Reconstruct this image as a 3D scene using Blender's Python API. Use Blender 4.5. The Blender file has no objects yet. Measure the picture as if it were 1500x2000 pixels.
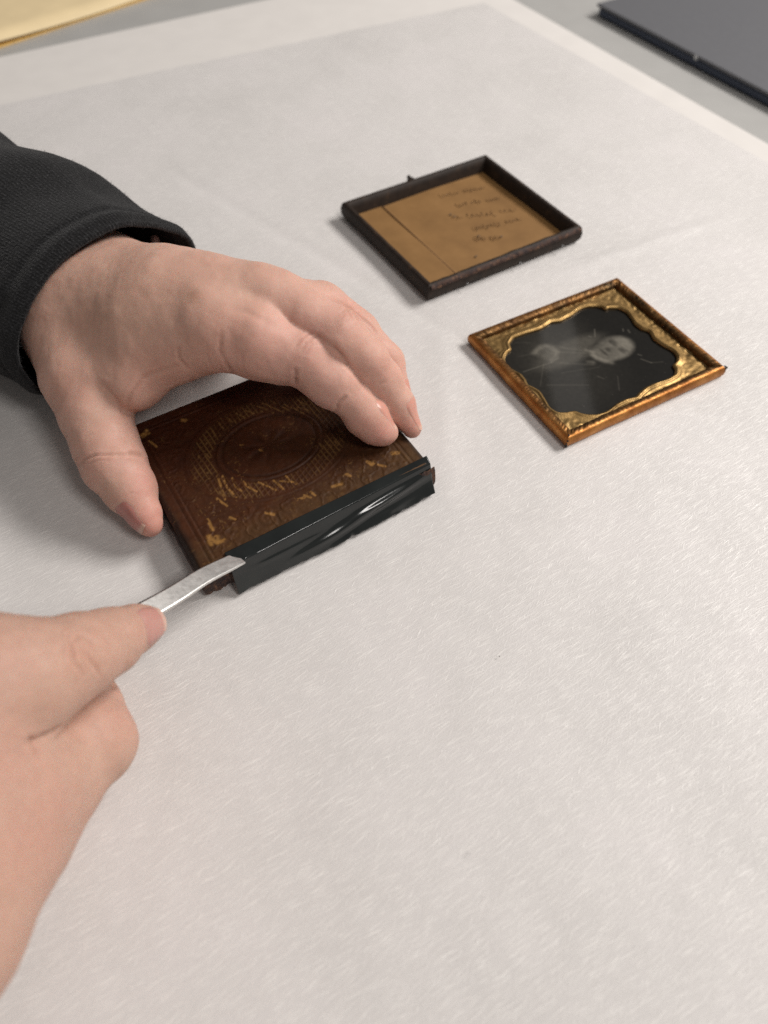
import bpy, math, random
import numpy as np
from mathutils import Vector, Matrix

# ------------------------------------------------------------------ camera
F_PX, PITCH, ROLL, CAM_H = 1461.07, 0.93411, -0.00437, 0.22209      # measured from the cases' corners
fwd = np.array([0, math.cos(PITCH), -math.sin(PITCH)])
rt0 = np.array([1., 0, 0]); up0 = np.cross(rt0, fwd)
CR = rt0*math.cos(ROLL) + up0*math.sin(ROLL)
CU = -rt0*math.sin(ROLL) + up0*math.cos(ROLL)
CP = np.array([0, 0, CAM_H])

def at(px, py, z):
    """world point at height z (metres) seen at photo pixel (px, py)"""
    d = fwd + CR*(px-750)/F_PX - CU*(py-1000)/F_PX
    return CP + d*(z-CAM_H)/d[2]

def depth(p): return float((np.asarray(p)-CP) @ fwd)

scene = bpy.context.scene
COL = scene.collection
cam_d = bpy.data.cameras.new('camera'); cam = bpy.data.objects.new('camera', cam_d); COL.objects.link(cam)
M = Matrix(((CR[0], CU[0], -fwd[0], CP[0]), (CR[1], CU[1], -fwd[1], CP[1]), (CR[2], CU[2], -fwd[2], CP[2]), (0, 0, 0, 1)))
cam.matrix_world = M
cam_d.sensor_fit = 'VERTICAL'; cam_d.sensor_height = 36; cam_d.sensor_width = 27
cam_d.lens = F_PX/2000*36
cam_d.clip_start = 0.005; cam_d.clip_end = 20
cam_d.dof.use_dof = True
cam_d.dof.focus_distance = depth(at(620, 960, .012))
cam_d.dof.aperture_fstop = 7.5
scene.camera = cam

# ------------------------------------------------------------------ light: a dim warm room and its ceiling panels
w = bpy.data.worlds.new('World'); scene.world = w; w.use_nodes = True
w.node_tree.nodes['Background'].inputs[0].default_value = (1.0, .945, .90, 1)
w.node_tree.nodes['Background'].inputs[1].default_value = .165
def area(name, loc, target, sx, sy, watts, col=(1, .958, .918)):
    l = bpy.data.lights.new(name, 'AREA'); l.shape = 'RECTANGLE'; l.size = sx; l.size_y = sy; l.energy = watts; l.color = col
    o = bpy.data.objects.new(name, l); COL.objects.link(o); o.location = loc
    o.rotation_euler = (Vector(target)-Vector(loc)).to_track_quat('-Z', 'Y').to_euler()
    return o
area('ceiling_light', (1.20, .72, 1.20), (.03, .25, 0), .9, .40, 31)
area('ceiling_light', (.78, -.55, 1.38), (.0, .15, 0), .36, .36, 8)
area('ceiling_light', (.64, 2.05, 1.6), (.64, 2.05, 0), .13, .85, .30)
scene.view_settings.view_transform = 'Standard'; scene.view_settings.look = 'None'
scene.view_settings.exposure = 0; scene.view_settings.gamma = 1
scene.cycles.use_denoising = False
scene.cycles.use_adaptive_sampling = False
scene.cycles.max_bounces = 8
scene.cycles.sample_clamp_indirect = 4

# ------------------------------------------------------------------ helpers
rng = np.random.RandomState(7)
def hash3(i, j, k):
    n = (i*73856093) ^ (j*19349663) ^ (k*83492791)
    n = (n ^ (n >> 13))*1274126177 & 0x7fffffff
    return ((n ^ (n >> 16)) & 0xffff)/65535.
def vnoise(P):
    """value noise 0..1 at points P (N,3)"""
    P = np.asarray(P, float); I = np.floor(P).astype(np.int64); f = P-I; f = f*f*(3-2*f)
    r = 0
    for dx in (0, 1):
        for dy in (0, 1):
            for dz in (0, 1):
                wgt = (f[:, 0] if dx else 1-f[:, 0])*(f[:, 1] if dy else 1-f[:, 1])*(f[:, 2] if dz else 1-f[:, 2])
                r = r + wgt*hash3(I[:, 0]+dx, I[:, 1]+dy, I[:, 2]+dz)
    return r
def fbm(P, o=4):
    P = np.asarray(P, float); s = 0; a = .5
    for _ in range(o): s = s+a*vnoise(P); P = P*2.03+17.3; a *= .5
    return s/(1-.5**o)
def sst(a, b, x): t = np.clip((x-a)/(b-a), 0, 1); return t*t*(3-2*t)

def tag(o, label=None, cat=None, group=None, kind=None):
    if label: o['label'] = label
    if cat: o['category'] = cat
    if group: o['group'] = group
    if kind: o['kind'] = kind
    return o
def empty(name, loc, rz=0, **k):
    o = bpy.data.objects.new(name, None); o.empty_display_size = .01; COL.objects.link(o)
    o.location = loc; o.rotation_euler = (0, 0, rz)
    return tag(o, **k)
def mesh(name, V, Fc, mat, parent=None, smooth=True, col=None, uv=None, local=True):
    me = bpy.data.meshes.new(name); me.from_pydata([tuple(map(float, v)) for v in V], [], [tuple(map(int, f)) for f in Fc]); me.update()
    if smooth: me.shade_smooth()
    if col is not None:
        a = me.color_attributes.new('Col', 'FLOAT_COLOR', 'POINT')
        c = np.ones((len(V), 4), np.float32); c[:, :3] = col; a.data.foreach_set('color', c.ravel())
    if uv is not None:
        u = me.uv_layers.new(name='UVMap'); li = np.empty(len(me.loops), np.int32); me.loops.foreach_get('vertex_index', li)
        u.data.foreach_set('uv', np.asarray(uv, np.float32)[li].ravel())
    me.materials.append(mat)
    o = bpy.data.objects.new(name, me); COL.objects.link(o)
    if parent is not None: o.parent = parent
    return o
def grid_faces(nu, nv, wrap_u=False, flip=False):
    f = []
    for i in range(nu if wrap_u else nu-1):
        for j in range(nv-1):
            a = i*nv+j; b = ((i+1) % nu)*nv+j
            q = (a, b, b+1, a+1)
            f.append(q[::-1] if flip else q)
    return f
def box_vf(x0, x1, y0, y1, z0, z1):
    V = [(x, y, z) for z in (z0, z1) for y in (y0, y1) for x in (x0, x1)]
    return V, [(0, 2, 3, 1), (4, 5, 7, 6), (0, 1, 5, 4), (1, 3, 7, 5), (3, 2, 6, 7), (2, 0, 4, 6)]
def bevel(o, wd, seg=2):
    m = o.modifiers.new('bevel', 'BEVEL'); m.width = wd; m.segments = seg; m.limit_method = 'ANGLE'; m.angle_limit = .6
    return o
def tube_vf(pts, rad, n=6):
    pts = [np.asarray(p, float) for p in pts]; V = []; Fc = []
    for i, p in enumerate(pts):
        t = pts[min(i+1, len(pts)-1)]-pts[max(i-1, 0)]; t /= np.linalg.norm(t)+1e-12
        a = np.cross(t, [0, 0, 1.]); 
        if np.linalg.norm(a) < 1e-3: a = np.array([1., 0, 0])
        a /= np.linalg.norm(a); b = np.cross(a, t)
        r = rad[i] if hasattr(rad, '__len__') else rad
        for k in range(n):
            an = 2*math.pi*k/n; V.append(p+r*(a*math.cos(an)+b*math.sin(an)))
    for i in range(len(pts)-1):
        for k in range(n): Fc.append((i*n+k, i*n+(k+1) % n, (i+1)*n+(k+1) % n, (i+1)*n+k))
    Fc.append(tuple(range(n))[::-1]); Fc.append(tuple(range((len(pts)-1)*n, len(pts)*n)))
    return V, Fc

# ---- materials
class NT:
    def __init__(s, name):
        s.m = bpy.data.materials.new(name); s.m.use_nodes = True; s.t = s.m.node_tree; s.p = s.t.nodes['Principled BSDF']
    def n(s, typ, **k):
        nd = s.t.nodes.new(typ)
        for a, b in k.items():
            if a.startswith('i_'):
                key = a[2:]; key = int(key) if key.isdigit() else key.replace('_', ' ')
                s.put(nd.inputs[key], b)
            else: setattr(nd, a, b)
        return nd
    def put(s, inp, v):
        if isinstance(v, bpy.types.NodeSocket): s.t.links.new(v, inp)
        elif isinstance(v, bpy.types.Node): s.t.links.new(v.outputs[0], inp)
        else: inp.default_value = v
    def set(s, **k):
        for a, b in k.items(): s.put(s.p.inputs[a.replace('_', ' ')], b)
    def coord(s, out='Object'): return s.n('ShaderNodeTexCoord').outputs[out]
    def mapping(s, scale=(1, 1, 1), rot=(0, 0, 0), src=None, loc=(0, 0, 0)):
        return s.n('ShaderNodeMapping', i_Vector=src or s.coord(), i_Scale=scale, i_Rotation=rot, i_Location=loc).outputs[0]
    def noise(s, scale, src=None, detail=4, rough=.5, dist=0):
        return s.n('ShaderNodeTexNoise', i_Vector=src or s.coord(), i_Scale=scale, i_Detail=detail, i_Roughness=rough, i_Distortion=dist).outputs[0]
    def ramp(s, fac, stops):
        nd = s.n('ShaderNodeValToRGB', i_Fac=fac); e = nd.color_ramp.elements
        while len(e) < len(stops): e.new(.5)
        for el, (p, c) in zip(e, stops):
            el.position = p; el.color = c if len(c) == 4 else (*c, 1)
        return nd.outputs[0]
    def math(s, op, a, b=0.): return s.n('ShaderNodeMath', operation=op, i_0=a, i_1=b).outputs[0]
    def mix(s, fac, a, b, mode='MIX'):
        nd = s.n('ShaderNodeMix', data_type='RGBA', blend_type=mode); s.put(nd.inputs[0], fac)
        for i, v in ((6, a), (7, b)): s.put(nd.inputs[i], v if isinstance(v, (bpy.types.NodeSocket,)) else (*v, 1))
        return nd.outputs[2]
    def bump(s, h, strength=.3, dist=.0005, nrm=None):
        nd = s.n('ShaderNodeBump', i_Strength=strength, i_Distance=dist, i_Height=h)
        if nrm is not None: s.put(nd.inputs['Normal'], nrm)
        return nd.outputs[0]
    def vcol(s): return s.n('ShaderNodeVertexColor', layer_name='Col').outputs[0]

def plain(name, col, rough, var=.12, scale=120, bump=0., metallic=0., bscale=900, **k):
    t = NT(name); n = t.noise(scale, detail=5)
    c0 = tuple(c*(1-var) for c in col); c1 = tuple(min(1, c*(1+var)) for c in col)
    t.set(Base_Color=t.ramp(n, [(.3, c0), (.7, c1)]), Roughness=rough, Metallic=metallic, **k)
    if bump: t.set(Normal=t.bump(t.noise(bscale), bump, .0004))
    return t.m

# ------------------------------------------------------------------ setting: table, blotter, tissue
m_table = plain('table_laminate', (.42, .415, .40), .42, .04, 40, .05)
V, Fc = box_vf(-.9, .9, -.35, 1.3, -.034, -.0032)
tag(mesh('table', V, Fc, m_table, smooth=False), kind='structure')

m_blot = plain('blotter_paper', (.72, .69, .66), .8, .025, 60, .10, bscale=1600)
def sheet(name, corners, z0, z1, mat):
    V = [(*c, z0) for c in corners]+[(*c, z1) for c in corners]
    return mesh(name, V, [(3, 2, 1, 0), (4, 5, 6, 7), (0, 1, 5, 4), (1, 2, 6, 5), (2, 3, 7, 6), (3, 0, 4, 7)], mat, smooth=False)
BA, BB = at(0, 112, -.001), at(520, 0, -.001)            # back edge
BC, BD = at(1085, 46, -.001), at(1500, 282, -.001)       # right edge
def isect(a, b, c, d):
    a, b, c, d = [np.array(p[:2]) for p in (a, b, c, d)]
    M2 = np.array([b-a, c-d]).T; s = np.linalg.solve(M2, c-a); return a+s[0]*(b-a)
kb = isect(BA, BB, BC, BD); bdir = (BB-BA)[:2]/np.linalg.norm((BB-BA)[:2]); rdir = (BD-BC)[:2]/np.linalg.norm((BD-BC)[:2])
tag(bevel(sheet('blotter_board', [kb-bdir*.62, kb-bdir*.62+rdir*.75, kb+rdir*.75, kb], -.0030, -.0006, m_blot), .0006),
    'thick smooth white blotter board lying under the fibrous tissue on the grey table', 'blotter')

# tissue: spun fibre sheet, gently undulating
t = NT('spun_tissue')
FIB = math.radians(32)
oc = t.coord()
def fibre(ang, across, along, detail=2, loc=0.):
    turned = t.mapping((1, 1, 1), (0, 0, -ang), src=oc)
    return t.noise(1., src=t.mapping((along, across, 1), src=turned, loc=(loc, loc*1.7, 0)), detail=detail, rough=.5, dist=.04)
f1 = fibre(FIB, 2900, 110); f2 = fibre(FIB+.13, 2700, 130, loc=3.1); f3 = fibre(FIB-.16, 2700, 120, loc=7.7); f4 = fibre(FIB+.6, 2300, 260, loc=11.)
fm = t.math('MAXIMUM', t.math('MAXIMUM', f1, f2), t.math('MAXIMUM', f3, t.math('SUBTRACT', f4, .045)))
fine = t.noise(2600, src=oc, detail=3)
hgt = t.math('ADD', fm, t.math('MULTIPLY', fine, .18))
bright = t.ramp(fm, [(.55, (0, 0, 0)), (.64, (.30, .30, .30)), (.71, (.9, .9, .9))])
cloud = t.noise(15, src=oc, detail=6, rough=.62)
c0 = t.ramp(cloud, [(.3, (.615, .592, .575)), (.5, (.665, .640, .624)), (.72, (.70, .668, .658))])
col = t.mix(bright, c0, (.86, .835, .805))
t.set(Base_Color=col, Roughness=t.ramp(fm, [(.45, (.6, .6, .6)), (.8, (.30, .30, .30))]), Specular_IOR_Level=.55,
      Normal=t.bump(hgt, .7, .0004), Sheen_Weight=.1, Sheen_Roughness=.4)
m_tis = t.m
TA, TB = at(0, 205, 0), at(930, 8, 0); TC, TD = at(950, 8, 0), at(1500, 318, 0)
kt = isect(TA, TB, TC, TD); tb = (TB-TA)[:2]/np.linalg.norm((TB-TA)[:2]); tr = (TD-TC)[:2]/np.linalg.norm((TD-TC)[:2])
nu, nv = 260, 260
U, Vv = np.meshgrid(np.linspace(0, .62, nu), np.linspace(0, .74, nv), indexing='ij')
XY = kt[None, None]-tb*U[..., None]+tr*Vv[..., None]
P3 = np.c_[XY.reshape(-1, 2), np.zeros(nu*nv)]
und = (fbm(P3*22, 3)-.5)*.0008+(fbm(P3*70+5, 2)-.5)*.00032
def crease(a, b, wd, h):
    a = a[:2]; b = b[:2]; d = b-a; L = np.linalg.norm(d); d = d/L; q = P3[:, :2]-a; s = q@d; n = q@np.array([-d[1], d[0]])
    return h*np.exp(-(n/wd)**2)*sst(-.02, .02, s)*sst(-.02, .02, L-s)
und += crease(at(1130, 520, 0), at(1400, 430, 0), .0028, .0007)+crease(at(330, 330, 0), at(900, 660, 0), .004, -.0004)+crease(at(860, 640, 0), at(880, 1000, 0), .006, .0004)
und -= und.min()
# lie flat where the cases rest
P3[:, 2] = und-.00055
P3[:, 2] = np.clip(P3[:, 2], -.00055, .0007)
top = P3
tag(mesh('tissue_sheet', top, grid_faces(nu, nv, flip=False), m_tis), 'large sheet of shiny white spun fibre tissue spread over the blotter', 'tissue')

# ------------------------------------------------------------------ things at the table's far edge
m_fold = plain('manila_card', (.80, .64, .38), .65, .05, 50, .08)
fa, fb = at(-20, 76, .004), at(230, -5, .004); fd = (fb-fa)[:2]/np.linalg.norm((fb-fa)[:2]); fn = np.array([-fd[1], fd[0]])
fo = empty('manila_folder', (fa[0], fa[1], -.0032), label='pale yellow card folder at the far left corner of the table', cat='folder')
def slab_local(name, o, corners, z0, z1, mat, bev=0.):
    q = [np.array(c)-np.array(o.location[:2]) for c in corners]
    V = [(*c, z0) for c in q]+[(*c, z1) for c in q]
    ob = mesh(name, V, [(3, 2, 1, 0), (4, 5, 6, 7), (0, 1, 5, 4), (1, 2, 6, 5), (2, 3, 7, 6), (3, 0, 4, 7)], mat, o, smooth=False)
    if bev: bevel(ob, bev)
    return ob
f0 = fa[:2]-fd*.15; f1_ = f0+fd*.33
m_edge = plain('card_edge', (.78, .50, .16), .6, .08)
slab_local('back_cover', fo, [f0, f1_, f1_+fn*.24, f0+fn*.24], .0002, .0014, m_edge)
# front cover bows upward a little along its edge
n1, n2 = 40, 12; uu = np.linspace(0, .33, n1); vv = np.linspace(0, .24, n2); V = []
for u_ in uu:
    for v_ in vv:
        b = f0+fd*u_+fn*(v_+.001*math.sin(u_*24)) ; V.append((b[0]-fa[0], b[1]-fa[1], .0040+.0022*math.sin(u_*17+.5)*math.exp(-v_*20)))
fc = mesh('front_cover', V, grid_faces(n1, n2), m_fold, fo); sm = fc.modifiers.new('thick', 'SOLIDIFY'); sm.thickness = .0009; sm.offset = 1

m_lid = plain('laptop_grey', (.140, .142, .154), .5, .03, 300, .04, metallic=.2, bscale=3000)
m_navy = plain('laptop_navy', (.050, .065, .105), .35, .05)
m_blk = plain('laptop_seam', (.008, .008, .010), .5)
la, lb = at(1166, 6, .005), at(1500, 180, .005); ld = (lb-la)[:2]/np.linalg.norm((lb-la)[:2]); ln = np.array([-ld[1], ld[0]])
lp = empty('closed_laptop', (la[0], la[1], -.0032), label='dark grey closed laptop with a navy side at the far right corner', cat='laptop')
def lq(a, b, c, d): return [la[:2]+ld*a+ln*c, la[:2]+ld*b+ln*c, la[:2]+ld*b+ln*d, la[:2]+ld*a+ln*d]
slab_local('base', lp, lq(.0015, .33, .0015, .22), .0004, .0052, m_navy, .001)
slab_local('seam', lp, lq(.0022, .3293, .0022, .2193), .0052, .0061, m_blk)
slab_local('lid', lp, lq(0, .3315, 0, .2215), .0061, .0082, m_lid, .0007)
s0 = np.linalg.norm((at(1363, 107, .005)-la)[:2])
slab_local('finger_notch', lp, lq(s0-.0012, s0+.0012, -.0006, .003), .0056, .0077, plain('notch_metal', (.5, .5, .5), .3))

# ------------------------------------------------------------------ case lid: an open dark tray lined with orange paper
m_dark = NT('dark_case_leather'); n = m_dark.noise(260, detail=6, rough=.65)
m_dark.set(Base_Color=m_dark.ramp(n, [(.35, (.015, .009, .006)), (.60, (.028, .017, .011)), (.78, (.090, .047, .022))]), Specular_IOR_Level=.3, Roughness=.6, Normal=m_dark.bump(m_dark.noise(1400), .3, .0003)); m_dark = m_dark.m
m_torn = NT('torn_leather'); n = m_torn.noise(420, detail=6, rough=.7)
m_torn.set(Base_Color=m_torn.ramp(n, [(.42, (.022, .011, .010)), (.58, (.085, .040, .024)), (.74, (.36, .19, .09))]), Roughness=.75, Normal=m_torn.bump(m_torn.noise(1800), .5, .0004)); m_torn = m_torn.m
t = NT('orange_paper'); n = t.noise(70, detail=6, rough=.6); sp = t.noise(900, detail=3)
c = t.ramp(n, [(.3, (.205, .102, .028)), (.55, (.25, .128, .038)), (.75, (.285, .148, .048))])
t.set(Base_Color=t.mix(t.ramp(sp, [(.60, (0, 0, 0)), (.8, (.35, .35, .35))]), c, (.18, .085, .022)), Roughness=.7, Normal=t.bump(t.noise(1500), .15, .0003)); m_opap = t.m
lO = at(835, 592, 0); lR = at(1131, 474, 0); lx = (lR-lO)[:2]; la_ = math.atan2(lx[1], lx[0])
LW, LD, LH = .0915, .0815, .0086
lid = empty('case_lid', (lO[0], lO[1], .0002), la_, label='open dark tray lined with orange paper, behind the gilt framed portrait', cat='case lid')
V, Fc = box_vf(.001, LW-.001, .001, LD-.001, .0, .0014); bevel(mesh('base_board', V, Fc, m_dark, lid, smooth=False), .0008)
def rail(name, p0, p1, inw, mat, jag=0):
    """tray wall along p0-p1 with mitred ends; inw points inside"""
    p0 = np.array(p0); p1 = np.array(p1); L = np.linalg.norm(p1-p0); d = (p1-p0)/L; inw = np.array(inw)
    prof = [(.0012, 0), (.0, .0022), (-.0002, .0052), (.0004, .0079), (.0009, LH), (.0023, LH), (.0029, LH-.0004), (.0040, .0060), (.0050, .0016)]
    ns = 60; V = []
    for i in range(ns):
        s = i/(ns-1)
        for (o, z) in prof:
            a = o + (L-2*o)*s
            jz = jag*(fbm(np.array([[a*300, o*200, 3.]]), 3)[0]-.5)*(1 if z > .003 else .2)
            q = p0+d*a+inw*(o+jz*.6); V.append((q[0], q[1], max(0, z+jz)))
    return mesh(name, V, grid_faces(ns, len(prof), flip=False), mat, lid)
cs = [(0, 0), (LW, 0), (LW, LD), (0, LD)]
for i, iw in enumerate([(0, 1), (-1, 0), (0, -1), (1, 0)]):
    rail('side_rail', cs[i], cs[(i+1) % 4], iw, m_dark, .0007 if i == 0 else .0002)
# paper lining
V, Fc = [], []
n1, n2 = 80, 70
for i in range(n1):
    for j in range(n2):
        x = .0048+(LW-.0096)*i/(n1-1); y = .0048+(LD-.0096)*j/(n2-1)
        V.append((x, y, .0019+.00025*math.sin(x*90)*math.sin(y*70)+(.00035 if x < .0215 else 0)))
mesh('paper_lining', V, grid_faces(n1, n2), m_opap, lid)
V, Fc = box_vf(.0214, .0218, .005, LD-.005, .0018, .00252); mesh('fold_line', V, Fc, plain('paper_fold', (.09, .038, .010), .8), lid, smooth=False)
# ragged strip where the hinge leather tore off
ns = 90; V = []
for i in range(ns):
    s = i/(ns-1)*LW*.97+.0015; r = fbm(np.array([[s*420, 1.3, 0]]), 4)[0]
    for k, (o, z) in enumerate([(-.0005, .0064+.0016*(r-.5)), (-.0007, .0070+.0010*(r-.5)), (-.0002, .0079+.0008*(r-.5)), (.0006, .0085+.0004*(r-.5))]):
        V.append((s, o-.0012*(r-.5), z))
mesh('torn_hinge', V, grid_faces(ns, 4), m_torn, lid)
# clasp hook on the far long side
V, Fc = [], []
def add(vf):
    global V, Fc
    o = len(V); V += list(vf[0]); Fc += [tuple(k+o for k in f) for f in vf[1]]
add(box_vf(.0405, .0440, LD-.0020, LD+.0008, .004, .0091)); add(tube_vf([(.0422, LD+.0005, .0084), (.0422, LD+.0016, .0090), (.0422, LD+.0019, .0098)], [.0011, .0011, .0008], 8))
bevel(mesh('clasp_hook', V, Fc, m_dark, lid), .0005)
for s in (.021, .052, .078):                        # little pins along the torn hinge
    add_v, add_f = tube_vf([(s, -.0014, .0036), (s, -.0021, .0036)], [.0006, .0004], 4)
    mesh('hinge_pin', add_v, add_f, plain('pin_metal', (.35, .36, .36), .35, metallic=.8), lid)
# faint pencil handwriting, four slanted lines, running along the short side
def scribble(x0, y0, x1, y1, amp, seed):
    r = np.random.RandomState(seed); n = 90; p0 = np.array([x0, y0]); p1 = np.array([x1, y1]); d = p1-p0; L = np.linalg.norm(d); d /= L; nn = np.array([-d[1], d[0]])
    pts = []; ph = 0; k = 0
    for i in range(n):
        s = i/(n-1); ph += .72+.4*r.rand(); tall = 1.9 if (int(ph/6.28) in tallset) else .9
        q = p0+d*(s*L+amp*.55*math.cos(ph))+nn*amp*tall*math.sin(ph)*(.6+.4*r.rand())
        pts.append((q[0], q[1], .00222))
    return pts
m_pen = plain('pencil_mark', (.175, .092, .032), .6, .15)
tallset = {0, 3, 6, 8}
V, Fc = [], []
def lidl(px, py):
    q = at(px, py, .0022)[:2]-lO[:2]; c, s = math.cos(la_), math.sin(la_); return (q[0]*c+q[1]*s, -q[0]*s+q[1]*c)
for k, ((ax, ay), (bx, by), am) in enumerate([((858, 384), (948, 368), .0013), ((893, 404), (975, 386), .0013), ((880, 424), (1008, 412), .0015), ((925, 448), (1018, 430), .0014), ((928, 468), (990, 460), .0012)]):
    sc_ = scribble(*lidl(ax, ay), *lidl(bx, by), am, k+3)
    for i0, i1 in [[(0, 38), (46, 90)], [(0, 24), (30, 52), (60, 90)], [(0, 14), (20, 60), (66, 90)], [(0, 50), (58, 90)], [(0, 32), (40, 64)]][k]:
        dy_ = .0010*math.sin(k*2.3+i0); add(tube_vf([(p_[0], p_[1]+dy_, p_[2]) for p_ in sc_[i0:i1]], np.abs(np.sin(np.arange(i1-i0)*.31+k))*.00011+.00003, 4))
o = mesh('handwriting', V, Fc, m_pen, lid); 
V, Fc = [], []
for (px, py) in [(880, 420), (888, 424), (935, 462), (930, 502), (980, 463)]:
    x, y = lidl(px, py); add(tube_vf([(x-.0010, y, .0021), (x+.0007, y+.0005, .0022)], .00035, 5))
mesh('ink_smudge', V, Fc, plain('smudge', (.115, .075, .045), .7), lid)

# ------------------------------------------------------------------ framed portrait
t = NT('gilt_brass'); oc = t.coord(); n = t.noise(160, src=oc, detail=6, rough=.65); n2 = t.noise(900, src=oc, detail=3)
c = t.ramp(n, [(.32, (.12, .073, .027)), (.5, (.31, .195, .075)), (.72, (.43, .28, .115))])
t.set(Base_Color=t.mix(t.ramp(n2, [(.6, (0, 0, 0)), (.75, (.5, .5, .5))]), c, (.14, .075, .03)), Metallic=.92, Roughness=t.ramp(n, [(.3, (.58, .58, .58)), (.7, (.36, .36, .36))]), Normal=t.bump(t.noise(1500, src=oc), .18, .0003)); m_brass = t.m
t = NT('copper_foil'); oc = t.coord(); n = t.noise(120, src=oc, detail=6, rough=.65); n2 = t.noise(520, src=oc, detail=4, rough=.7)
geo = t.vcol()
c = t.ramp(n, [(.3, (.25, .085, .022)), (.55, (.46, .20, .055)), (.75, (.60, .30, .10))])
c = t.mix(t.n('ShaderNodeSeparateColor', i_Color=geo).outputs[0], c, t.ramp(n2, [(.40, (.010, .010, .007)), (.56, (.080, .048, .020)), (.76, (.28, .165, .065))]))
t.set(Base_Color=c, Metallic=.9, Roughness=t.ramp(n2, [(.3, (.62, .62, .62)), (.7, (.36, .36, .36))]), Normal=t.bump(t.noise(1200, src=oc), .25, .0003)); m_copper = t.m
aO = at(1104, 877, 0); aR = at(1411, 737, 0); ax = (aR-aO)[:2]; aa = math.atan2(ax[1], ax[0])
AW, AD, AH = .0832, .0712, .0052
por = empty('framed_portrait', (aO[0], aO[1], .0003), aa, label='small old portrait of a person under glass in a scalloped gilt brass frame', cat='framed portrait')
def arl(px, py, z):
    q = at(px, py, z+.0003)[:2]-aO[:2]; c, s = math.cos(aa), math.sin(aa); return np.array([q[0]*c+q[1]*s, -q[0]*s+q[1]*c])
prof = [(.0006, 0.), (.0001, .0012), (0., .0030), (.0003, .0044), (.0009, AH), (.0016, AH+.0002), (.0024, AH+.0002), (.0032, AH), (.0039, AH-.0003), (.0044, AH-.0009), (.0046, AH-.0024)]
acs = [(0, 0), (AW, 0), (AW, AD), (0, AD)]
for i, iw in enumerate([(0, 1), (-1, 0), (0, -1), (1, 0)]):
    p0 = np.array(acs[i]); p1 = np.array(acs[(i+1) % 4]); L = np.linalg.norm(p1-p0); d = (p1-p0)/L; iw = np.array(iw)
    ns = 230; A = []; C = []
    for k in range(ns):
        s = k/(ns-1)
        for j, (o, z) in enumerate(prof):
            A.append((o, s*(L-2*o)+o, z)); C.append(sst(.0009, .0022, o)*1.)
    A = np.array(A); C = np.array(C)
    on = sst(.0012, .0024, A[:, 0])
    leaf = .25*np.abs(np.sin(A[:, 1]*700+9*fbm(np.c_[A[:, 1]*200, A[:, 0]*400, np.full(len(A), i*3.)], 2)))+fbm(np.c_[A[:, 1]*1300, A[:, 0]*1500, np.full(len(A), i*9.)], 3)*1.2
    endz = np.minimum(A[:, 1], L-A[:, 1])
    corner = 1-sst(.006, .014, endz)
    h = on*(leaf-.75)*(.0005+.0006*corner)
    dent = .0004*(fbm(np.c_[A[:, 1]*90, A[:, 0]*50, np.full(len(A), i*5.)], 2)-.5)
    Q = p0+d*A[:, 1:2]+iw*(A[:, 0:1]+dent[:, None]*.8)
    col = np.c_[C*np.clip(.45+.75*fbm(np.c_[A[:, 1]*110, A[:, 0]*150, np.full(len(A), i*7.)], 3), 0, 1), C*0, C*0]
    if i == 1: pass
    mesh('frame_side', np.c_[Q, np.maximum(A[:, 2]+h+dent*.5, 0)], grid_faces(ns, len(prof)), m_copper, por, col=col)
# dark gaps of the mitred corners
for (x, y, sx, sy) in [(.0004, .0004, 1, 1)]:
    v, f = tube_vf([(.0001, .0001, .0004), (.0006, .0004, .0040), (.0018, .0018, .0056)], [.0004, .0005, .0003], 4)
    mesh('corner_gap', v, f, plain('gap_black', (.006, .005, .004), .6), por)
v, f = tube_vf([(AW-.0012, .0004, .0030), (AW+.0004, .0006, .0048), (AW-.0006, .0012, .0054)], [.0004, .0006, .0003], 4)
mesh('corner_gap', v, f, plain('gap_black', (.006, .005, .004), .6), por)
# brass mat with a scalloped opening
Z6 = [(285,475),(300,447),'c',(322,435),(310,405),(330,370),(400,345),(470,325),(510,302),'c',(527,288),(580,282),(640,250),(680,220),(720,205),(770,205),(800,214),'c',(816,225),(830,215),(880,215),(920,235),(945,265),(965,300),(1000,325),(1036,335),'c',(1048,345),(1060,375),(1110,410),(1160,435),(1185,465),(1182,498),'c',(1160,513),(1177,535),(1172,565),(1130,590),(1070,608),(1020,630),(985,660),'c',(972,680),(920,690),(870,715),(820,755),(770,772),(720,772),(680,765),'c',(655,752),(600,762),(560,760),(520,735),(495,690),(470,650),(430,625),'c',(405,618),(395,590),(370,560),(330,540),(300,515),(285,492)]
pts = [p for p in Z6 if p != 'c']
loc = np.array([arl(880+x/2.679, 520+y/2.679, .0034) for x, y in pts])
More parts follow.
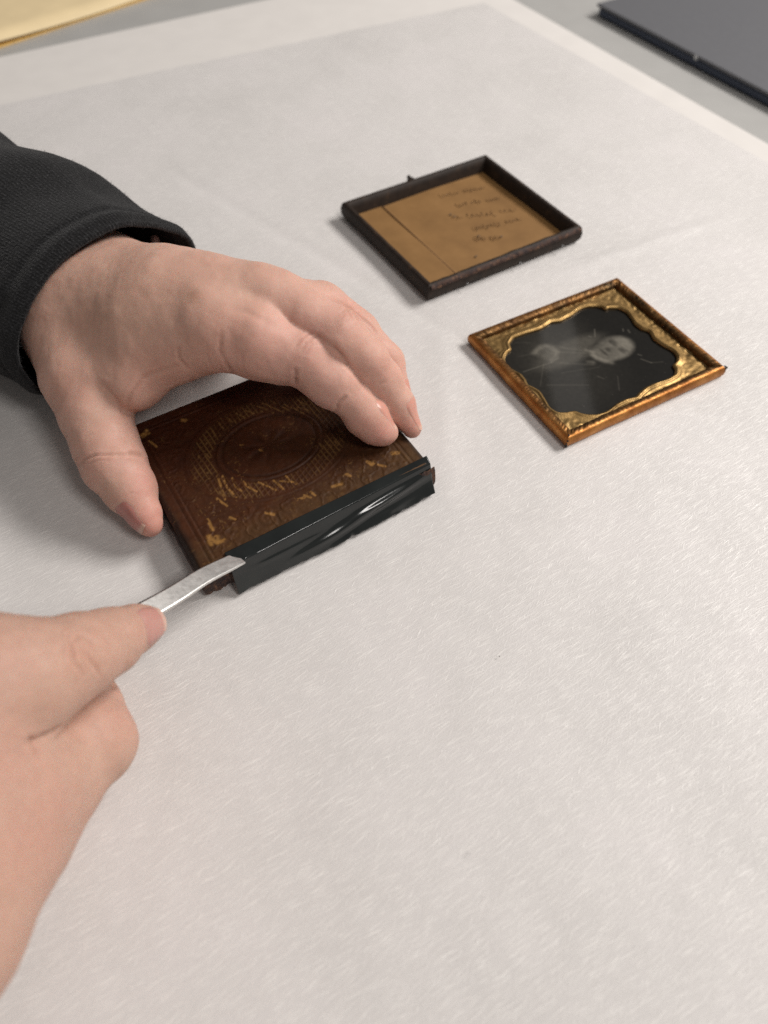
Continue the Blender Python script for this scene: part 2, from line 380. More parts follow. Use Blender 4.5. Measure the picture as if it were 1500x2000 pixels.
# resample densely
cl = np.vstack([loc, loc[:1]]); seg = np.linalg.norm(np.diff(cl, axis=0), axis=1); cum = np.r_[0, np.cumsum(seg)]
NO = 360; ss = np.linspace(0, cum[-1], NO, endpoint=False); op = np.c_[np.interp(ss, cum, cl[:, 0]), np.interp(ss, cum, cl[:, 1])]
for _ in range(2): op = .5*op+.25*(np.roll(op, 1, 0)+np.roll(op, -1, 0))
cen = np.array([AW/2, AD/2]); inner = np.array([AW/2-.0042, AD/2-.0042])
dirs = op-cen; k = np.min(np.abs(inner/np.where(np.abs(dirs) < 1e-9, 1e-9, dirs)), axis=1); outer = cen+dirs*k[:, None]
us = np.array([0, .0, .04, .08, .12, .17, .22, .27, .33, .4, .48, .56, .64, .72, .8, .9, 1.]); V = []; 
dist = np.linalg.norm(outer-op, axis=1)
for i in range(NO):
    for j, u_ in enumerate(us):
        q = op[i]+(outer[i]-op[i])*u_; dd = dist[i]*u_
        z = .0030+.00080*math.exp(-((dd-.0011)/.0007)**2)+.00035*math.exp(-((dd-.0027)/.0005)**2)
        if j == 0: z = .0023
        dst = sst(.0036, .0052, dd)
        if dd > .003:
            z += dst*(.00085*(fbm(np.array([[q[0]*700, q[1]*700, 0]]), 3)[0]-.45)+.00012*math.sin(ss[i]*1500)*math.sin(dd*1800))
        z += .00012*math.sin(ss[i]*5200)*math.exp(-((dd-.0030)/.0006)**2)
        V.append((q[0], q[1], z))
mesh('brass_mat', V, grid_faces(NO, len(us), wrap_u=True, flip=True), m_brass, por)
# the portrait itself: a flat print (its tones belong to the plate)
n1, n2 = 250, 215
GX, GY = np.meshgrid(np.linspace(.006, AW-.006, n1), np.linspace(.006, AD-.006, n2), indexing='ij'); G = np.c_[GX.ravel(), GY.ravel()]
def zp(x, y): return arl(1000+x/4.412, 590+y/4.412, .0022)        # traced from an enlargement
ton = np.full(len(G), .0065); warm = np.zeros(len(G))
ex = zp(1000, 330)-zp(800, 430); ex /= np.linalg.norm(ex); ey = np.array([-ex[1], ex[0]])   # up the sitter's face, and across it
fcen = zp(882, 395)
def fq(a, b): return fcen+ex*a+ey*b
def blob(c, ra, rb, amp, soft=.35, p=2):
    global ton
    q = G-c; r = np.sqrt((q@ex/ra)**2+(q@ey/rb)**2); m = 1-sst(1-soft, 1+soft, r); ton = ton+amp*m
def cover(c, ra, rb, val, soft=.3):
    global ton
    q = G-c; r = np.sqrt((q@ex/ra)**2+(q@ey/rb)**2); m = 1-sst(1-soft, 1+soft, r); ton = ton*(1-m)+val*m
def line(pts, wd, amp):
    global ton
    best = np.full(len(G), 9.)
    for a, b in zip(pts[:-1], pts[1:]):
        d = b-a; tt = np.clip((G-a)@d/(d@d), 0, 1); best = np.minimum(best, np.linalg.norm(G-a-tt[:, None]*d, axis=1))
    ton = ton+amp*np.exp(-(best/wd)**2)
blob(zp(420, 640), .024, .022, .010, .6); blob(zp(330, 330), .016, .010, .012, .8)
cover(zp(500, 430), .018, .0062, .052, .35)                      # shirt front
for a, b in [((420, 390), (620, 420)), ((400, 430), (630, 440)), ((420, 525), (700, 540))]: line([zp(*a), zp(*b)], .0005, .018)
line([zp(190, 440), zp(235, 395), zp(290, 378), zp(350, 395), zp(385, 430), zp(370, 480), zp(340, 495)], .0013, .045)
blob(zp(285, 420), .005, .004, .028)
cover(fq(.0020, 0), .0105, .0078, .006, .25)                     # hair
cover(fcen, .0092, .0068, .105, .22)                             # face
cover(fq(-.006, .0), .0055, .0052, .088, .3)
blob(fq(.0058, .0), .003, .0050, .022)
for b in (-.0030, .0028):
    blob(fq(.0016, b), .0011, .0021, -.052, .5); blob(fq(.0032, b), .0007, .0024, -.035, .5)
blob(fq(-.0010, .0007), .0026, .0011, -.016, .6); blob(fq(-.0030, .0006), .0010, .0016, -.038, .5); blob(fq(-.0058, .0004), .0007, .0026, -.045, .5); blob(fq(-.002, .0052), .007, .0016, -.03, .7)
line([zp(640, 415), zp(700, 430)], .0009, .05); line([zp(690, 455), zp(730, 480), zp(800, 510), zp(860, 522)], .0011, .06)
line([zp(660, 515), zp(700, 520)], .001, .045)
for a, b, am in [((712, 235), (715, 300), .05), ((955, 230), (960, 250), .05), ((1000, 240), (1015, 262), .06), ((1110, 490), (1200, 522), .045), ((1200, 522), (1300, 515), .02), ((1085, 450), (1115, 460), .05), ((660, 295), (680, 300), .05), ((100, 600), (340, 520), .035), ((340, 520), (400, 480), .035), ((300, 715), (660, 715), .022), ((430, 610), (750, 560), .014), ((270, 540), (245, 720), .016), ((910, 640), (925, 760), .02), ((30, 350), (160, 350), .010), ((60, 470), (250, 430), .01), ((740, 640), (790, 660), .03)]:
    line([zp(*a), zp(*b)], .00028, am)
gn = fbm(np.c_[G*900, np.zeros(len(G))], 3); ton = ton*(.75+.5*gn); spk = vnoise(np.c_[G*2600, np.ones(len(G))]); ton += .05*sst(.965, 1., spk)
ton = np.clip(ton*1.3, .003, .25)
t = NT('portrait_plate'); t.set(Base_Color=t.vcol(), Roughness=.5, Coat_Weight=.6, Coat_Roughness=.05, Coat_IOR=1.45, Specular_IOR_Level=.05)
mesh('portrait_plate', np.c_[G, np.full(len(G), .0022)], grid_faces(n1, n2), t.m, por, col=np.c_[ton*1.0, ton*.92, ton*.76])
V, Fc = box_vf(.0012, AW-.0012, .0012, AD-.0012, .0001, .0019); mesh('backing', V, Fc, m_copper, por, smooth=False)

# ------------------------------------------------------------------ the leather case with the taped spine
cO = at(399, 1161, 0); cE = at(843, 945, 0); cx_ = (cE-cO)[:2]; ca = math.atan2(cx_[1], cx_[0])
CW, CD, CH = .0925, .0765, .0125
case = empty('leather_case', (cO[0], cO[1], .0004), ca, label='closed brown embossed leather case with black tape along its spine', cat='case')
def crl(px, py, z):
    q = at(px, py, z+.0004)[:2]-cO[:2]; c, s = math.cos(ca), math.sin(ca); return np.array([q[0]*c+q[1]*s, -q[0]*s+q[1]*c])
def cworld(x, y, z):
    c, s = math.cos(ca), math.sin(ca); return np.array([cO[0]+x*c-y*s, cO[1]+x*s+y*c, z+.0004])
# body: two stacked tray sides with a seam
t = NT('case_side'); n = t.noise(300, detail=6, rough=.7)
t.set(Base_Color=t.ramp(n, [(.35, (.016, .009, .009)), (.55, (.050, .026, .022)), (.70, (.10, .050, .032)), (.80, (.27, .13, .05))]), Roughness=.6, Normal=t.bump(t.noise(1300), .5, .0005)); m_side = t.m
def ring_side(name, prof, mat, rag=0):
    V = []; per = []
    for (ax_, ay_), (bx_, by_) in zip([(0, 0), (CW, 0), (CW, CD), (0, CD)], [(CW, 0), (CW, CD), (0, CD), (0, 0)]):
        for k in range(50): per.append((ax_+(bx_-ax_)*k/50, ay_+(by_-ay_)*k/50))
    per = np.array(per); c = np.array([CW/2, CD/2])
    for (x, y) in per:
        for (o, z) in prof:
            # inset toward the middle on each axis, rounded corners by clamping
            qx = min(max(x, o), CW-o); qy = min(max(y, o), CD-o)
            r = (fbm(np.array([[x*260, y*260, z*400]]), 3)[0]-.5)*rag
            V.append((qx+r, qy+r, z))
    nP = len(prof)
    return mesh(name, V, grid_faces(len(per), nP, wrap_u=True), mat, case)
ring_side('lower_side', [(.0012, .0001), (.0002, .0012), (0, .0050), (.0006, .0058), (.0012, .0060)], m_side, .0007)
ring_side('upper_side', [(.0016, .0058), (.0010, .0064), (.0008, .0096), (.0016, .0104)], m_side, .0003)
V, Fc = box_vf(.0022, CW-.0022, .0022, CD-.0022, .0003, .0088); mesh('case_core', V, Fc, m_side, case, smooth=False)
# embossed cover
n1, n2 = 330, 280
GX, GY = np.meshgrid(np.linspace(.0006, CW-.0006, n1), np.linspace(.0006, CD-.0006, n2), indexing='ij'); G = np.c_[GX.ravel(), GY.ravel()]; Gz0 = np.c_[G, np.zeros(len(G))]
edge = np.minimum(np.minimum(G[:, 0], CW-G[:, 0]), np.minimum(G[:, 1]*3.2, CD-G[:, 1]))
z = .0098+(CH-.0098)*sst(0, .0024, edge)**.7
oc_ = crl(526, 868, CH); th = math.atan2(*(crl(640, 815, CH)-crl(415, 930, CH))[::-1])
q = G-oc_; c, s = math.cos(th*0), math.sin(th*0)
ea, eb = q[:, 0]/.0195, q[:, 1]/.0150
rho = np.sqrt(ea**2+eb**2); phi = np.arctan2(eb, ea)
emb = np.zeros(len(G)); 
for r0, hh, wd in [(.93, -.00035, .035), (1.02, .00030, .03), (1.07, -.00025, .025)]: emb += hh*np.exp(-((rho-r0)/wd)**2)
band = sst(1.10, 1.15, rho)*(1-sst(1.50, 1.58, rho))
sdir = crl(240+520/2.344, 720+588/2.344, CH)-crl(240+455/2.344, 720+490/2.344, CH); sdir /= np.linalg.norm(sdir); sn1 = np.array([-sdir[1], sdir[0]]); sn2 = sn1*.45+sdir*.89
wob_ = .0005*(fbm(Gz0*220+4, 3)-.5)
lat1 = np.clip(1-np.abs(np.sin((G@sn1+wob_)*math.pi/.00185))*1.5, 0, 1); lat2 = np.clip(1-np.abs(np.sin((G@sn2+wob_)*math.pi/.00185))*1.5, 0, 1)
emb += band*(.00030*np.maximum(lat1, lat2*.8)-.00008)
emb += .00014*np.exp(-((rho-1.62)/.02)**2)-.0001*np.exp(-((rho-1.68)/.02)**2)
# scrolling leaves outside the oval, centre flower inside
def worley_lines(sc, seed): return np.abs(fbm(np.c_[G*sc, np.full(len(G), seed)], 3)-.5)
scroll = sst(1.72, 1.85, rho)*sst(.006, .009, edge)
curl = np.sin(np.hypot(G[:, 0]-.012, G[:, 1]-.012)*2300)*np.exp(-np.hypot(G[:, 0]-.014, G[:, 1]-.014)/.010)
for (kx, ky) in [(.014, .013), (CW-.014, .013), (CW-.014, CD-.013), (.014, CD-.013), (.030, .008), (.060, .008), (.032, CD-.008), (.062, CD-.008), (.008, .038), (CW-.008, .038)]:
    d = np.hypot(G[:, 0]-kx, G[:, 1]-ky); an = np.arctan2(G[:, 1]-ky, G[:, 0]-kx); emb += scroll*.00011*np.sin(d*2600+an*2+5*fbm(Gz0*240+kx*900, 3))*np.exp(-(d/.0085)**2)
emb += scroll*.0003*(.07-np.minimum(worley_lines(210, 2.), .07))/.07
inn = 1-sst(.80, .88, rho); emb += inn*(.00028*np.cos(phi*8)*np.exp(-((rho-.35)/.2)**2)+.0002*(fbm(np.c_[G*420, np.full(len(G), 8.)], 3)-.5))
for o_, hh in [(.0058, -.00028), (.0070, .0002), (.0078, -.0002)]: emb += hh*np.exp(-((edge-o_)/.0004)**2)
emb += .00022*(fbm(Gz0*900, 3)-.5)
emb *= .72
z = z+emb*sst(.001, .005, edge)
# leather colour and wear
frontness = 1-G[:, 1]/CD; rightness = G[:, 0]/CW
base_a = np.array([.050, .0115, .0030]); base_b = np.array([.060, .0225, .0062]); base_c = np.array([.100, .052, .018])
mixv = np.clip(.05+.9*frontness*.8+.35*(rightness-.5)+.5*(fbm(Gz0*60, 4)-.5), 0, 1)[:, None]
C = base_a*(1-mixv)+base_b*mixv
C *= np.where((fbm(Gz0*45+20, 3) > .5)[:, None], 1, 1)*(.80+.40*fbm(Gz0*38+20, 3))[:, None]
fr = (1-sst(.004, .016, G[:, 1]))*.55+sst(.80, 1.0, rightness)*frontness*.5; fr = np.clip(fr*(.5+fbm(Gz0*300+3, 3)), 0, 1)[:, None]
C = C*(1-fr)+base_c*fr
C *= (.72+.56*fbm(Gz0*480, 4))[:, None]
edge_dark = (1-sst(.0016, .0042, np.minimum(G[:, 0], CW-G[:, 0])+.0016*(fbm(Gz0*350+7, 3)-.5)))[:, None]*.75; C = C*(1-edge_dark)+np.array([.014, .0085, .0060])*edge_dark  # darker band along the cover's left and right edges
C *= (1-.35*np.clip(-emb/.0003, 0, 1))[:, None]          # darker down in the tooled lines
C *= np.array([.80, .76, .74])
tan = np.array([.30, .150, .040]); gold = np.array([.19, .098, .030])
def wear(pts, wd, amt, seed, colr=tan, brk=.5):
    global C
    P = [crl(240+x/2.344, 720+y/2.344, CH) for x, y in pts]; best = np.full(len(G), 9.)
    for a, b in zip(P[:-1], P[1:]):
        d = b-a; tt = np.clip((G-a)@d/(d@d+1e-12), 0, 1); best = np.minimum(best, np.linalg.norm(G-a-tt[:, None]*d, axis=1))
    rg = fbm(np.c_[G*1300, np.full(len(G), seed)], 3)
    rg2 = fbm(np.c_[G*520, np.full(len(G), seed+3.)], 3)
    m = (1-sst(wd*.3, wd*1.1, best*(.55+.9*rg)))*amt*sst(brk-.10, brk+.10, rg*.6+rg2*.4)
    C = C*(1-m[:, None])+colr*m[:, None]
S = [((432,490),(450,540),(468,600)), ((455,490),(478,545),(520,588)), ((500,500),(515,540),(545,562)), ((545,508),(570,540),(612,562)), ((620,520),(655,535),(700,556)), ((690,512),(712,530),(735,552)), ((745,490),(765,512),(795,528)), ((720,515),(780,520)),
     ((600,168),(640,180),(690,202)), ((640,158),(690,180),(730,198)), ((680,150),(720,170),(760,190)), ((740,165),(790,185),(830,206)), ((800,145),(840,165)), ((560,190),(600,205)), ((520,205),(560,225)), ((800,178),(850,190)),
     ((350,355),(370,380),(398,408)), ((375,318),(386,352)), ((408,278),(425,312)), ((345,400),(360,425)), ((440,250),(460,275)), ((480,225),(500,245)),
     ((905,345),(915,365)), ((935,335),(955,360)), ((970,330),(985,350)), ((440,560),(460,585))]
for i, s_ in enumerate(S): wear(s_, .00058 if i < 8 else .00050, .75 if i < 16 else .55, i*1.7, tan if i < 8 else gold, .45)
for i, (s_, wd) in enumerate([(((85,303),(118,296),(108,280)), .0010), (((95,310),(105,288)), .0012), (((270,235),(284,237)), .0012), (((392,768),(415,790),(440,795),(462,785)), .0012), (((395,790),(405,805)), .0010), (((428,770),(436,800)), .0012), (((388,690),(400,715),(412,740)), .0008), (((1120,425),(1140,440),(1150,430)), .0010), (((1235,388),(1262,385)), .0012), (((1170,440),(1200,448)), .0008), (((655,660),(690,668)), .0009), (((430,595),(475,628)), .0007), (((860,565),(880,580)), .0006), (((120,330),(155,358)), .0006), (((490,680),(515,690)), .0006), (((960,540),(1000,528)), .0009), (((1025,485),(1040,492)), .0009), (((800,600),(830,590)), .0008), (((830,580),(860,590)), .0006), (((640,375),(625,372)), .0006), (((535,350),(552,348)), .0005)]): wear(s_, wd, .75, 50+i*2.3, tan, .42)
rubm = sst(.62, .8, fbm(np.c_[G*420, np.full(len(G), 31.)], 4))*(.25+.75*(1-sst(.005, .02, G[:, 1])))*.30
fl = sst(.80, .90, vnoise(np.c_[G*1500, np.full(len(G), 4.)]))*sst(.5, .62, fbm(np.c_[G*160, np.full(len(G), 9.)], 3))
m = np.clip(rubm+fl*.5, 0, .8)[:, None]; C = C*(1-m)+gold*.8*m
ridge = np.clip(band*np.maximum(lat1, lat2*.35)*(sst(.38, .62, fbm(np.c_[G*150, np.full(len(G), 12.)], 3))*.85+.22), 0, 1)[:, None]; C = C*(1-ridge)+gold*.7*ridge
t = NT('embossed_leather'); n = t.noise(700, detail=4)
t.set(Base_Color=t.vcol(), Roughness=t.ramp(n, [(.3, (.48, .48, .48)), (.7, (.70, .70, .70))]), Specular_IOR_Level=.25, Normal=t.bump(t.noise(2200, detail=3), .25, .00025)); m_lea = t.m
mesh('embossed_cover', np.c_[G, z], grid_faces(n1, n2), m_lea, case, col=C)
# worn leather flap on the right front corner and ragged spine leather at the left front
def flap(name, x0, x1, seed, mat, y0=-.0008):
    V = []; ns = 40
    for i in range(ns):
        x = x0+(x1-x0)*i/(ns-1); r = fbm(np.array([[x*700, seed, 0]]), 3)[0]
        for (o, zz) in [(0.0, .0104), (-.0006, .0088), (-.0010, .0060), (-.0012, .0032), (-.0010, .0010+.0020*(r-.3))]:
            rr = fbm(np.array([[x*900, zz*900, seed]]), 3)[0]-.5
            V.append((x, y0+o+rr*.0012, max(.0002, zz)))
    ob = mesh(name, V, grid_faces(ns, 5, flip=True), mat, case); return ob
flap('torn_spine', .0002, .0150, 3., m_torn); flap('torn_spine', CW-.006, CW+.0006, 6., m_torn)

# black tape: its own thing, stuck over the spine and lifting at the near end
t = NT('black_tape'); n = t.noise(90, detail=4)
t.set(Base_Color=t.ramp(n, [(.3, (.009, .011, .011)), (.7, (.015, .018, .0175))]), Roughness=t.ramp(t.noise(220), [(.3, (.12, .12, .12)), (.7, (.18, .18, .18))]), Specular_IOR_Level=.6,
      Normal=t.bump(t.noise(900, detail=2), .03, .0002)); m_tape = t.m
def lerp_pts(tab, x):
    tab = np.array(tab); return np.array([np.interp(x, tab[:, 0], tab[:, k]) for k in range(1, tab.shape[1])])
# along s (local x, mm): top edge y,z ; fold y,z ; belly y,z ; hem y,z   (all mm)
TT = [(0, 2.6, 13.2, -2.9, 12.95, -4.2, 7.6, -7.0, 1.4), (12, 2.8, 12.9, -2.4, 12.2, -3.9, 7.0, -6.5, 1.1), (25, 3.0, 12.95, -1.8, 12.1, -3.6, 6.7, -6.6, .9), (40, 3.1, 12.95, -1.2, 12.05, -3.3, 6.6, -6.8, .9), (55, 3.2, 12.95, -.7, 12.05, -2.9, 6.5, -6.2, .9), (68, 3.3, 12.95, -.2, 12.05, -2.5, 6.4, -5.8, .9), (81, 3.4, 12.95, .3, 12.05, -1.9, 6.3, -5.2, 1.0)]
ns, nt = 240, 56; V = []; X0 = .0112
tl = np.linspace(0, 1, nt)
for i in range(ns):
    s = 81*i/(ns-1); a = lerp_pts(TT, s)
    k = np.array([(a[0], a[1]), ((a[0]+a[2])/2, (a[1]+a[3])/2+.12), (a[2], a[3]), (a[4], a[5]), (a[6], a[7])])
    # resample with a rounded fold
    tk = np.array([0, .16, .34, .66, 1.0]); y = np.interp(tl, tk, k[:, 0]); zz = np.interp(tl, tk, k[:, 1])
    ker = np.array([0, 1, 2, 1, 0])/4.; yp = np.pad(y, 2, mode='reflect', reflect_type='odd'); zp_ = np.pad(zz, 2, mode='reflect', reflect_type='odd')
    y = np.convolve(yp, ker, 'valid'); zz = np.convolve(zp_, ker, 'valid')
    for j in range(nt):
        tt = tl[j]; w1 = math.exp(-((tt-.60-.06*math.sin(s*.11))/.10)**2)
        # long lifted wrinkles in the hanging face
        wr = 1.5*math.exp(-((s-60)/16)**2)*math.exp(-((tt-(.66-.0040*(s-50)))/.085)**2)+.8*math.exp(-((s-38)/12)**2)*math.exp(-((tt-(.76-.004*(s-42)))/.07)**2)-.15*math.exp(-((s-54)/10)**2)*math.exp(-((tt-(.80-.004*(s-50)))/.05)**2)
        wr += .30*math.exp(-((s-18)/14)**2)*math.exp(-((tt-.64)/.06)**2)
        wr += .55*math.exp(-((s-(3+tt*9))/1.3)**2)*math.exp(-((tt-.22)/.13)**2)-.35*math.exp(-((s-(7+tt*9))/1.6)**2)*math.exp(-((tt-.22)/.12)**2)
        wr += (.04+.20*sst(.3, .55, tt))*(fbm(np.array([[s*.09, tt*6, 1.]]), 2)[0]-.5)
        hem = sst(.88, 1, tt)*(1.2*(fbm(np.array([[s*.45, 0, 0]]), 2)[0]-.5)+1.2*math.exp(-((s-45)/1.4)**2))
        shear = -(tt*1.2)
        V.append(((s+shear)*.001+X0, (y[j]-wr*.8+hem*.4)*.001, max(.0006, (zz[j]+wr*.55+hem*.5)*.001)))
tp = empty('black_tape', (cO[0], cO[1], .0004), ca, label='strip of glossy black tape folded over the spine of the brown leather case', cat='tape')
tpm = mesh('tape_strip', V, grid_faces(ns, nt, flip=True), m_tape, tp); sm = tpm.modifiers.new('thick', 'SOLIDIFY'); sm.thickness = .00018; sm.offset = 0

# ------------------------------------------------------------------ spatula
t = NT('brushed_steel'); n = t.noise(1., src=t.mapping((300, 2600, 300)), detail=3)
t.set(Base_Color=t.ramp(n, [(.35, (.68, .67, .65)), (.65, (.80, .79, .77))]), Metallic=1., Roughness=t.ramp(t.noise(500), [(.3, (.44, .44, .44)), (.7, (.56, .56, .56))]), Normal=t.bump(n, .03, .0002)); m_steel = t.m
SA, SB = at(447, 1101, .0138), at(299, 1187, .0205)
mid = at(398, 1126, .0155); m2 = at(345, 1160, .0178)
def bez(tt):                                        # gentle bend through four measured points, then on into the hand
    P = [SA+(SA-mid)*.45, SA, mid, m2, SB, SB+(SB-m2)*.8, SB+(SB-m2)*1.9]; k = min(int(tt*6), 5); f_ = tt*6-k
    g = [P[max(k-1, 0)], P[k], P[k+1], P[min(k+2, 6)]]
    return .5*((2*g[1])+(-g[0]+g[2])*f_+(2*g[0]-5*g[1]+4*g[2]-g[3])*f_**2+(-g[0]+3*g[1]-3*g[2]+g[3])*f_**3)
ns = 60; V = []
sd = (SB-SA); sd /= np.linalg.norm(sd); wdir = np.cross([0, 0, 1.], sd); wdir /= np.linalg.norm(wdir)
EV = []
for i in range(ns):
    tt = i/(ns-1); p = bez(tt); hw = .0029+.0004*tt; tk = .00025+.0008*tt
    nn0 = np.array([-.06, .04, .99])*(1-tt)+np.array([.08, -.20, .97])*tt; nn0 -= sd*(nn0@sd); wdir = np.cross(nn0, sd); wdir /= np.linalg.norm(wdir)
    nn = np.cross(sd, wdir); nn /= np.linalg.norm(nn); nn = nn if nn[2] > 0 else -nn
    for a, b in [(-1.0, .9), (-1.0, -1.4), (-1.02-.20*tt, -1.4), (-1.02-.20*tt, .6)]: EV.append(p+wdir*hw*a+nn*tk*b-SA)
    for a, b in [(-1, 1), (-.9, 1.15), (.9, 1.15), (1, 1), (1, -1), (-1, -1)]: V.append(p+wdir*hw*a+nn*tk*b)
Fc = [(i*6+k, i*6+(k+1) % 6, (i+1)*6+(k+1) % 6, (i+1)*6+k) for i in range(ns-1) for k in range(6)]+[(5, 4, 3, 2, 1, 0), tuple(range((ns-1)*6, ns*6))]
spt = empty('steel_spatula', SA, label='thin bent steel spatula held in the right hand and slid under the tape', cat='spatula')
mesh('blade', [v-SA for v in V], Fc, m_steel, spt, smooth=False)
mesh('blade_edge_shade', EV, [(i*4+k, i*4+(k+1) % 4, (i+1)*4+(k+1) % 4, (i+1)*4+k) for i in range(ns-1) for k in range(4)], plain('shade_dark', (.02, .02, .022), .4, metallic=.5), spt, smooth=False)  # added dark strip, painted shade along the blade's upper edge

# crumbs
m_crumb = plain('leather_crumb', (.05, .028, .015), .9)
for k, (px, py, r) in enumerate([(849, 918, .00035), (842, 943, .0009), (917, 1668, .00035), (975, 1282, .0003), (478, 1135, .0005), (470, 1122, .0004)]):
    p = at(px, py, .0012); V = [p+np.array([math.sin(a*2.4+k)*math.cos(b), math.cos(a*2.4)*math.cos(b), math.sin(b)])*r*(.7+.5*((a*7+k*3) % 5)/5) for a in range(3) for b in (-.9, 0, .9)]
    V = [np.array(v) for v in V]; o_ = len(V); cen_ = sum(V)/o_
    import bmesh
    bm = bmesh.new(); [bm.verts.new(v-cen_) for v in V]; bmesh.ops.convex_hull(bm, input=bm.verts); me = bpy.data.meshes.new('leather_crumb'); bm.to_mesh(me); bm.free(); me.materials.append(m_crumb)
    ob = bpy.data.objects.new('leather_crumb', me); COL.objects.link(ob); ob.location = cen_
    tag(ob, ['tiny dark speck on the tissue right of the taped corner of the case', 'dark leather crumb against the right end of the black tape', 'tiny dark speck alone on the bare tissue near the bottom', 'tiny dark speck on the bare tissue below the tape', 'small leather crumb at the left end of the tape near the table', 'smaller leather crumb at the left end of the tape near the blade'][k], 'crumb', 'crumbs fallen from the old case')
# ------------------------------------------------------------------ the person's hands, each one continuous surface
def seg(P, a, b, ra, rb):
    ba = b-a; tt = np.clip(((P-a)@ba)/(ba@ba), 0, 1); return np.linalg.norm(P-a-tt[:, None]*ba, axis=1)-(ra+tt*(rb-ra))
def smin(a, b, k):
    h = np.clip(.5+.5*(b-a)/k, 0, 1); return b*(1-h)+a*h-k*h*(1-h)
def J(px, py, z, r): return (at(px, py, z*.001), r*.001)
def chain(P, js, k=.003):
    d = None
    for (a, ra), (b, rb) in zip(js[:-1], js[1:]):
        e = seg(P, a, b, ra, rb); d = e if d is None else smin(d, e, k)
    return d
def surface_nets(sdf, lo, hi, h):
    lo = np.array(lo); n = np.ceil((np.array(hi)-lo)/h).astype(int)+1; B = 4; nb = (n+B-1)//B; n = nb*B
    ctr = np.stack(np.meshgrid(*[lo[i]+h*(np.arange(nb[i])*B+(B-1)/2) for i in range(3)], indexing='ij'), -1)
    Dc = sdf(ctr.reshape(-1, 3)).reshape(nb)
    near = np.abs(Dc) < h*B*1.15
    D = np.repeat(np.repeat(np.repeat(np.where(Dc > 0, 1., -1.), B, 0), B, 1), B, 2)
    idx = np.argwhere(np.repeat(np.repeat(np.repeat(near, B, 0), B, 1), B, 2))
    for s in range(0, len(idx), 400000):
        q = idx[s:s+400000]; D[q[:, 0], q[:, 1], q[:, 2]] = sdf(lo+h*q)
    S = D < 0; nx, ny, nz = D.shape
    cnt = sum(S[i:nx-1+i, j:ny-1+j, k:nz-1+k].astype(np.int8) for i in (0, 1) for j in (0, 1) for k in (0, 1))
    act = np.argwhere((cnt > 0) & (cnt < 8)); vid = np.full(cnt.shape, -1, np.int64); vid[act[:, 0], act[:, 1], act[:, 2]] = np.arange(len(act))
    acc = np.zeros((len(act), 3)); num = np.zeros(len(act))
    cor = [(i, j, k) for i in (0, 1) for j in (0, 1) for k in (0, 1)]
    for a in cor:
        for ax in range(3):
            if a[ax]: continue
            b = list(a); b[ax] = 1
            da = D[act[:, 0]+a[0], act[:, 1]+a[1], act[:, 2]+a[2]]; db = D[act[:, 0]+b[0], act[:, 1]+b[1], act[:, 2]+b[2]]
            m = (da < 0) != (db < 0); tt = np.where(m, da/np.where(m, da-db, 1), 0)
            p = np.array(a, float)[None].repeat(len(act), 0); p[:, ax] += tt; acc[m] += p[m]; num[m] += 1
    V = lo+h*(act+acc/num[:, None]); F = []
    for ax in range(3):
        o = [(0, 1, 2), (1, 2, 0), (2, 0, 1)][ax]; u_, v_ = o[1], o[2]
        sl0 = [slice(None)]*3; sl1 = [slice(None)]*3; sl0[ax] = slice(0, -1); sl1[ax] = slice(1, None)
        e = np.argwhere(S[tuple(sl0)] != S[tuple(sl1)]); e = e[(e[:, u_] > 0) & (e[:, v_] > 0) & (e[:, u_] < cnt.shape[u_]) & (e[:, v_] < cnt.shape[v_])]
        def c(du, dv):
            q = e.copy(); q[:, u_] -= du; q[:, v_] -= dv; return vid[q[:, 0], q[:, 1], q[:, 2]]
        quad = np.stack([c(1, 1), c(0, 1), c(0, 0), c(1, 0)], 1)
        ins = S[e[:, 0], e[:, 1], e[:, 2]]; quad[~ins] = quad[~ins][:, ::-1]; F.append(quad)
    F = np.vstack(F); F = F[(F >= 0).all(1)]
    g = grad(sdf, V)
    for _ in range(2): V = V-g*sdf(V)[:, None]*.9
    return V, F
def grad(sdf, V, e=.0004):
    g = np.stack([sdf(V+np.eye(3)[i]*e)-sdf(V-np.eye(3)[i]*e) for i in range(3)], 1); return g/(np.linalg.norm(g, axis=1, keepdims=True)+1e-12)
def topix(V):
    d = V-CP; zz = d @ fwd; return np.stack([750+F_PX*(d@CR)/zz, 1000-F_PX*(d@CU)/zz], 1)
def pdist(uv, pts):
    best = np.full(len(uv), 1e9); pts = [np.array(p, float) for p in pts]
    for a, b in zip(pts[:-1], pts[1:]):
        d = b-a; tt = np.clip((uv-a)@d/(d@d), 0, 1); best = np.minimum(best, np.linalg.norm(uv-a-tt[:, None]*d, axis=1))
    return best

t = NT('skin'); oc = t.coord()
c = t.vcol(); mot = t.noise(75, src=oc, detail=5, rough=.6); fn_ = t.noise(420, src=oc, detail=4, rough=.6)
c = t.mix(t.ramp(mot, [(.35, (0, 0, 0)), (.7, (.55, .55, .55))]), c, (.50, .285, .215))
c = t.mix(t.ramp(fn_, [(.4, (0, 0, 0)), (.75, (.22, .22, .22))]), c, (.66, .44, .34))
vor = t.n('ShaderNodeTexVoronoi', i_Vector=oc, i_Scale=1500., feature='DISTANCE_TO_EDGE').outputs['Distance']
lines = t.noise(1., src=t.mapping((900, 350, 900), (0.3, .2, .6), src=oc), detail=4, rough=.65)
hh_ = t.math('ADD', t.math('MULTIPLY', t.math('MINIMUM', vor, .12), 2.2), lines)
t.set(Base_Color=c, Roughness=t.ramp(t.noise(300, src=oc), [(.3, (.50, .50, .50)), (.7, (.62, .62, .62))]), Specular_IOR_Level=.35, Subsurface_Weight=.35, Subsurface_Scale=.0035,
      Normal=t.bump(hh_, .30, .00018))
